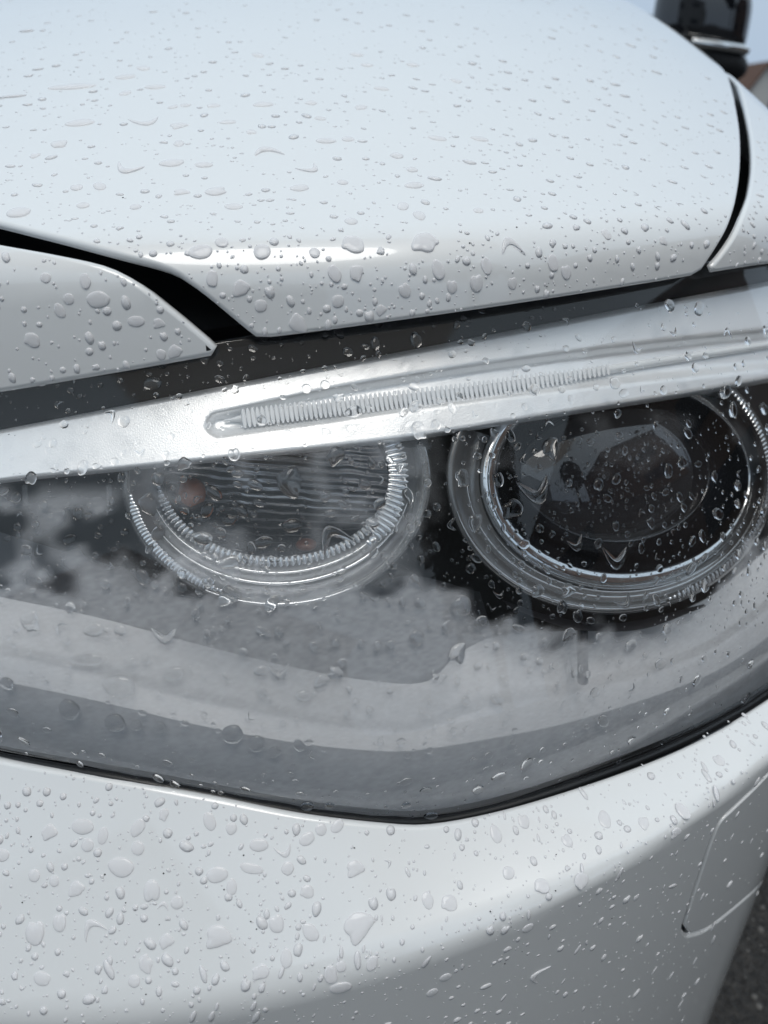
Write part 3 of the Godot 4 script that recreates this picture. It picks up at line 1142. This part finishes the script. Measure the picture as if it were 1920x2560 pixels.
func notable() -> Array:
	return [
		["bonnet", 365, 304, 75, "bent", 185, "horseshoe-shaped raindrop on the left of the bonnet top"],
		["bonnet", 445, 315, 50, "lumpy", 20, "broad raindrop just right of the horseshoe-shaped one on the bonnet"],
		["bonnet", 200, 307, 66, "oval", 90, "wide oval raindrop left of the horseshoe-shaped one on the bonnet"],
		["bonnet", 152, 360, 54, "lumpy", 60, ""],
		["bonnet", 321, 422, 78, "bent", 150, "hook-shaped raindrop on the bonnet above the start of the black gap"],
		["bonnet", 428, 408, 58, "oval", 85, ""],
		["bonnet", 510, 412, 44, "oval", 75, ""],
		["bonnet", 191, 469, 40, "tear", 0, ""],
		["bonnet", 451, 481, 44, "lumpy", 0, ""],
		["bonnet", 541, 479, 60, "tear", -80, "raindrop with a tail pointing right on the bonnet"],
		["bonnet", 665, 379, 76, "bent", 0, "crescent-shaped raindrop in the middle of the wettest part of the bonnet"],
		["bonnet", 775, 422, 62, "bent", 200, "arched raindrop right of the crescent-shaped one on the bonnet"],
		["bonnet", 750, 470, 48, "oval", 90, ""],
		["bonnet", 816, 352, 46, "oval", 80, ""],
		["bonnet", 628, 330, 34, "tear", 180, ""],
		["bonnet", 570, 305, 38, "oval", 90, ""],
		["bonnet", 531, 264, 36, "lumpy", 0, ""],
		["bonnet", 658, 261, 48, "oval", 90, ""],
		["bonnet", 182, 217, 110, "streak", 84, "long thin raindrop lying across the upper left of the bonnet"],
		["bonnet", 35, 240, 62, "streak", 88, ""],
		["bonnet", 315, 192, 50, "oval", 90, ""],
		["bonnet", 389, 217, 48, "oval", 85, ""],
		["bonnet", 45, 531, 58, "round", 0, "round raindrop at the left edge of the bonnet just above the black gap"],
		["bonnet", 500, 630, 56, "oval", 90, "wide raindrop on the front crease of the bonnet, left end"],
		["bonnet", 654, 628, 44, "round", 0, ""],
		["bonnet", 877, 610, 66, "lumpy", 0, "ragged raindrop spilling over the middle of the bonnet crease"],
		["bonnet", 602, 718, 48, "lumpy", 0, "lumpy raindrop on the bonnet front face nearest its pointed corner"],
		["bonnet", 651, 764, 32, "round", 0, ""],
		["bonnet", 742, 809, 54, "lumpy", 90, "big square raindrop just above the front edge of the bonnet"],
		["bonnet", 894, 683, 44, "lumpy", 40, ""],
		["bonnet", 339, 517, 30, "round", 0, ""],
		["bonnet", 1064, 602, 76, "lumpy", 0, "widest raindrop hanging over the bonnet crease"],
		["bonnet", 1275, 613, 64, "bent", 0, "curled raindrop on the right part of the bonnet crease"],
		["bonnet", 1131, 717, 36, "tear", 0, "large teardrop in the bright patch of the bonnet front face"],
		["bonnet", 1281, 709, 33, "tear", 0, "large teardrop at the right border of the bright patch on the bonnet front face"],
		["bonnet", 1475, 645, 20, "tear", 0, ""],
		["bonnet", 1597, 625, 20, "tear", 0, ""],
		["bonnet", 1516, 585, 34, "tear", 10, ""],
		["bonnet", 1035, 463, 48, "oval", 90, ""],
		["bonnet", 1087, 446, 34, "oval", 60, ""],
		["trim", 246, 748, 54, "oval", 90, "widest raindrop on the pointed front trim"],
		["trim", 315, 757, 32, "oval", 0, ""],
		["trim", 76, 850, 46, "lumpy", 0, "tall lumpy raindrop at the left of the pointed front trim"],
		["trim", 395, 810, 32, "lumpy", 0, ""],
		["trim", 341, 803, 38, "oval", 88, ""],
		["trim", 437, 877, 40, "lumpy", 0, "raindrop close to the tip of the pointed front trim"],
		["trim", 255, 864, 26, "tear", 0, ""],
		["cover", 81, 1552, 60, "lumpy", 70, ""],
		["cover", 148, 1564, 40, "bent", 40, ""],
		["cover", 234, 1575, 48, "oval", 90, ""],
		["cover", 414, 1590, 62, "bent", 180, "bright leaf-shaped raindrop on the lens below the ring lamp, left side"],
		["cover", 301, 1575, 30, "round", 0, ""],
		["cover", 214, 1650, 80, "streak", 80, "long raindrop over the pale lamp floor at the left"],
		["cover", 298, 1714, 76, "oval", 70, "largest raindrop on the lower left of the headlight lens"],
		["cover", 582, 1836, 52, "round", 0, "round misty raindrop on the lower fold of the lens, left of centre"],
		["cover", 434, 1685, 50, "oval", 90, ""],
		["cover", 700, 1680, 54, "bent", 180, ""],
		["cover", 802, 1700, 42, "lumpy", 0, ""],
		["cover", 758, 1740, 40, "oval", 70, ""],
		["cover", 289, 1807, 52, "round", 0, ""],
		["cover", 174, 1772, 56, "round", 0, ""],
		["cover", 642, 1859, 46, "round", 0, ""],
		["cover", 1275, 1272, 64, "lumpy", 0, "glinting ragged raindrop over the left rim of the black projector"],
		["cover", 1186, 1303, 50, "lumpy", 30, ""],
		["cover", 1154, 1199, 50, "lumpy", 80, ""],
		["cover", 1342, 1228, 90, "bent", 185, "wavy raindrop on the upper left of the projector lamp"],
		["cover", 1244, 1199, 40, "tear", 0, ""],
		["cover", 1440, 1361, 50, "bent", 185, ""],
		["cover", 1539, 1396, 76, "bent", 170, ""],
		["cover", 1539, 1315, 28, "tear", 0, ""],
		["cover", 1443, 1541, 36, "tear", 0, "tall bright raindrop below the projector ring, beside the post"],
		["cover", 1562, 1506, 52, "bent", 200, ""],
		["cover", 1640, 1500, 32, "oval", 20, ""],
		["cover", 1417, 1477, 46, "lumpy", 0, ""],
		["cover", 1377, 1124, 60, "lumpy", 60, ""],
		["cover", 1307, 1150, 28, "bent", 90, ""],
		["cover", 1706, 1159, 40, "lumpy", 0, ""],
		["cover", 1154, 1515, 54, "round", 0, "round raindrop in the mist between the two lamps"],
		["cover", 1296, 1570, 36, "streak", 60, ""],
		["cover", 1423, 1584, 44, "lumpy", 0, ""],
		["cover", 1041, 1593, 40, "round", 0, ""],
		["cover", 1730, 1494, 26, "tear", 15, ""],
		["cover", 1145, 1636, 56, "lumpy", 60, ""],
		["cover", 721, 1203, 84, "lumpy", 60, "largest ragged raindrop in front of the fluted reflector"],
		["cover", 506, 1346, 44, "oval", 70, ""],
		["cover", 368, 1259, 60, "lumpy", 70, ""],
		["cover", 629, 1369, 28, "oval", 0, ""],
		["cover", 829, 1341, 80, "bent", 20, "hook-shaped raindrop at the lower right inside the ring lamp"],
		["cover", 573, 1485, 62, "lumpy", 0, "big dark raindrop on the lower rim of the ring lamp"],
		["cover", 731, 1313, 46, "oval", 90, ""],
		["cover", 834, 1141, 56, "lumpy", 30, "raindrop under the silver brow at the upper right of the ring lamp"],
		["cover", 460, 1157, 40, "lumpy", 0, ""],
		["cover", 585, 1136, 36, "tear", 0, ""],
		["cover", 1045, 1080, 50, "lumpy", 90, "raindrop hanging on the lower edge of the silver brow between the lamps"],
		["bumper", 191, 2220, 46, "lumpy", 0, ""],
		["bumper", 379, 2228, 56, "tear", 180, "heart-shaped raindrop on the left half of the bumper"],
		["bumper", 301, 2168, 62, "oval", 70, ""],
		["bumper", 124, 2084, 46, "lumpy", 0, ""],
		["bumper", 208, 2066, 52, "oval", 85, ""],
		["bumper", 87, 2333, 64, "tear", 0, "plump teardrop at the lower left corner of the bumper"],
		["bumper", 148, 2307, 46, "tear", 0, ""],
		["bumper", 229, 2319, 58, "bent", 30, ""],
		["bumper", 541, 2345, 70, "lumpy", 0, "three-lobed raindrop in the lower middle of the bumper"],
		["bumper", 544, 2186, 50, "oval", 90, ""],
		["bumper", 628, 2171, 58, "streak", 65, "slanting raindrop on the bumper below the headlight seal"],
		["bumper", 691, 2310, 48, "tear", 10, ""],
		["bumper", 775, 2330, 46, "oval", 30, ""],
		["bumper", 885, 2174, 50, "lumpy", 0, ""],
		["bumper", 894, 2322, 84, "lumpy", 30, "largest raindrop on the bumper, just above its crease"],
		["bumper", 764, 2229, 40, "lumpy", 0, ""],
		["bumper", 272, 2423, 50, "streak", 25, ""],
		["bumper", 362, 2408, 46, "lumpy", 90, ""],
		["bumper", 509, 2437, 40, "streak", 15, ""],
		["bumper", 648, 2429, 46, "lumpy", 0, ""],
		["bumper", 853, 2469, 50, "oval", 85, "raindrop just under the bumper crease, left of centre"],
		["bumper", 417, 2356, 42, "lumpy", 0, ""],
		["bumper", 712, 2128, 42, "bent", 190, ""],
		["bumper", 1417, 2102, 36, "tear", 0, "large teardrop on the bright right half of the bumper shelf"],
		["bumper", 1351, 2215, 44, "lumpy", 0, ""],
		["bumper", 1452, 2206, 46, "lumpy", 60, ""],
		["bumper", 1591, 2244, 26, "tear", 5, "glossy teardrop alone under the bumper crease"],
		["bumper", 1510, 2394, 26, "oval", 0, ""],
		["bumper", 1342, 2440, 60, "bent", 60, "dumbbell-shaped raindrop on the grey bumper face"],
		["bumper", 1081, 2481, 32, "round", 0, ""],
		["bumper", 1215, 2466, 30, "oval", 80, ""],
		["bumper", 1683, 2215, 36, "streak", 60, ""],
		["bumper", 1119, 2258, 48, "lumpy", 0, ""],
		["bumper", 1689, 2084, 36, "lumpy", 0, ""],
		["bumper", 1608, 2056, 36, "lumpy", 20, ""],
	]

# ------------------------------------------------------------------ surroundings
func build_ground() -> void:
	var pm := PlaneMesh.new()
	pm.size = Vector2(400, 400)
	structure("asphalt_ground", pm, M.asphalt)
	var mm := MultiMesh.new()
	mm.transform_format = MultiMesh.TRANSFORM_3D
	var sp := SphereMesh.new()
	sp.radius = 1.0; sp.height = 1.6; sp.radial_segments = 7; sp.rings = 4
	mm.mesh = sp
	mm.instance_count = 5000
	for i in 5000:
		var s := rng.randf_range(0.001, 0.0042)
		mm.set_instance_transform(i, Transform3D(Basis.from_euler(Vector3(rng.randf() * TAU, rng.randf() * TAU, 0)).scaled(Vector3(s, s * 0.7, s)), Vector3(rng.randf_range(0.1, 1.8), 0.0, rng.randf_range(-2.2, -0.2))))
	var o := MultiMeshInstance3D.new()
	o.multimesh = mm
	o.material_override = M.stone
	o.name = "asphalt_chippings"
	o.set_meta("kind", "stuff")
	tag(o, "grey stone chippings set in the dark asphalt beside the bumper", "chippings")
	add_child(o)

func gable(w: float, hgt: float, d: float) -> ArrayMesh:
	var m := Mesher.new()
	for sgn in [-1.0, 1.0]:
		var n := Vector3(0, 0, sgn)
		var a := m.add(Vector3(-w / 2, 0, sgn * d / 2), n)
		var b := m.add(Vector3(w / 2, 0, sgn * d / 2), n)
		var c := m.add(Vector3(0, hgt, sgn * d / 2), n)
		m.tri(a, b, c)
	for sgn in [-1.0, 1.0]:
		var n := Vector3(sgn * hgt, w / 2, 0).normalized()
		var a := m.add(Vector3(sgn * w / 2, 0, -d / 2), n)
		var b := m.add(Vector3(sgn * w / 2, 0, d / 2), n)
		var c := m.add(Vector3(0, hgt, d / 2), n)
		var e := m.add(Vector3(0, hgt, -d / 2), n)
		m.quad(a, b, c, e)
	return m.mesh()

func house(called: String, label: String, at: Vector3, turn: float, w: float, wall_h: float, roof_h: float, d: float, wall_mat: Material) -> void:
	var o := thing(called, label, "house", at)
	o.rotation.y = turn
	var wl := part("wall", box(Vector3(w, wall_h, d)), wall_mat, o)
	wl.position.y = wall_h / 2
	var gb := part("gable", gable(w, roof_h, d), wall_mat, o)
	gb.position.y = wall_h
	for sgn in [-1.0, 1.0]:
		var length := sqrt(w * w / 4 + roof_h * roof_h) + 0.5
		var r := part("roof_slope", box(Vector3(length, 0.22, d + 0.8)), M.roof, o)
		var ang := atan2(roof_h, w / 2)
		r.rotation.z = -sgn * ang
		r.position = Vector3(sgn * (w / 4 + 0.12), wall_h + roof_h / 2 + 0.1, 0)
	for x in [-0.28, 0.28]:
		for y in [0.3, 0.75]:
			if wall_h * y + 0.7 > wall_h: continue
			var wn := part("window", box(Vector3(w * 0.2, 1.2, 0.1)), M.glass_dark, o)
			wn.position = Vector3(w * x, wall_h * y, d / 2 + 0.05)

func tree(label: String, at: Vector3, hgt: float, spread: float, sd: int) -> void:
	var o := thing("tree", label, "tree", at)
	var r := RandomNumberGenerator.new()
	r.seed = sd
	part("trunk", tube([Vector3.ZERO, Vector3(0.1, hgt * 0.3, 0), Vector3(0, hgt * 0.75, 0.1)], func(t): return 0.3 * (1.0 - 0.75 * t), 8), M.bark, o)
	var m := Mesher.new()
	for i in 5000:
		var dir := Vector3(r.randfn(), r.randfn(), r.randfn()).normalized()
		var c := Vector3(0, hgt * 0.62, 0) + dir * Vector3(spread, hgt * 0.4, spread) * pow(r.randf(), 0.4) * (0.8 + 0.25 * noise.get_noise_3dv(dir * 90.0 + Vector3(sd, 0, 0)))
		var n := Vector3(r.randfn(), r.randfn() + 0.6, r.randfn()).normalized()
		var u := n.cross(Vector3(r.randf(), 1, 0.3)).normalized() * r.randf_range(0.12, 0.3)
		var w := n.cross(u)
		var a := m.add(c - u, n)
		var b := m.add(c + w, n)
		var d := m.add(c + u, n)
		var e := m.add(c - w, n)
		m.quad(a, b, d, e)
	part("crown", m.mesh(), M.leaf, o)

func _ready() -> void:
	rng.seed = 4
	noise.seed = 2
	noise.frequency = 0.02
	var cam := Camera3D.new()
	cam.name = "camera"
	cam.position = EYE
	cam.rotation = Vector3(-PITCH, 0, 0)
	cam.near = 0.02
	cam.far = 500.0
	add_child(cam)
	var at := CameraAttributesPhysical.new()
	at.frustum_focal_length = 12.0 / tan(atan(1280.0 / FPX))
	at.frustum_focus_distance = 0.375
	at.exposure_aperture = 5.2
	cam.attributes = at
	var env := Environment.new()
	env.background_mode = Environment.BG_SKY
	env.tonemap_mode = Environment.TONE_MAPPER_LINEAR
	env.tonemap_exposure = 0.87
	env.sdfgi_enabled = true; env.ssao_enabled = true; env.ssil_enabled = true
	var sm := ProceduralSkyMaterial.new()
	sm.sky_top_color = Color(0.835, 0.895, 0.935)
	sm.sky_horizon_color = Color(0.66, 0.73, 0.81)
	sm.sky_energy_multiplier = 1.1
	sm.sky_curve = 0.5
	sm.ground_bottom_color = Color(0.1, 0.1, 0.1)
	sm.ground_horizon_color = Color(0.3, 0.32, 0.34)
	sm.sun_angle_max = 2.0
	var sky := Sky.new()
	sky.sky_material = sm
	env.sky = sky
	var we := WorldEnvironment.new()
	we.name = "daylight"
	we.environment = env
	add_child(we)
	var sun := DirectionalLight3D.new()
	sun.name = "sun"
	sun.light_color = Color(1.0, 0.99, 0.97)
	sun.light_energy = 0.5
	sun.light_angular_distance = 32.0
	sun.rotation = Vector3(deg_to_rad(-71), deg_to_rad(14), 0)
	sun.shadow_enabled = true
	add_child(sun)

	make_materials()
	build_ground()
	build_car()
	house("brown_roofed_house", "far pale house with brown gable roof behind the wing mirror", Vector3(46, 0, -110), 0.0, 5, 3.2, 3.6, 8, M.wall)
	house("pale_house", "wide pale house facing the car, behind the viewer", Vector3(-5.0, 0, 19), PI, 20, 5.6, 3.2, 10, M.wall)
	tree("tall dark tree beside the pale house, behind the viewer", Vector3(10.0, 0, 9.4), 12.0, 3.0, 9)
	house("brick_house", "brown brick house to the right of the viewer, facing the side of the headlight", Vector3(19.5, 0, 3.5), -PI / 2, 15, 6.0, 3.2, 9, M.brick)
	build_drops()
	build_dirt()
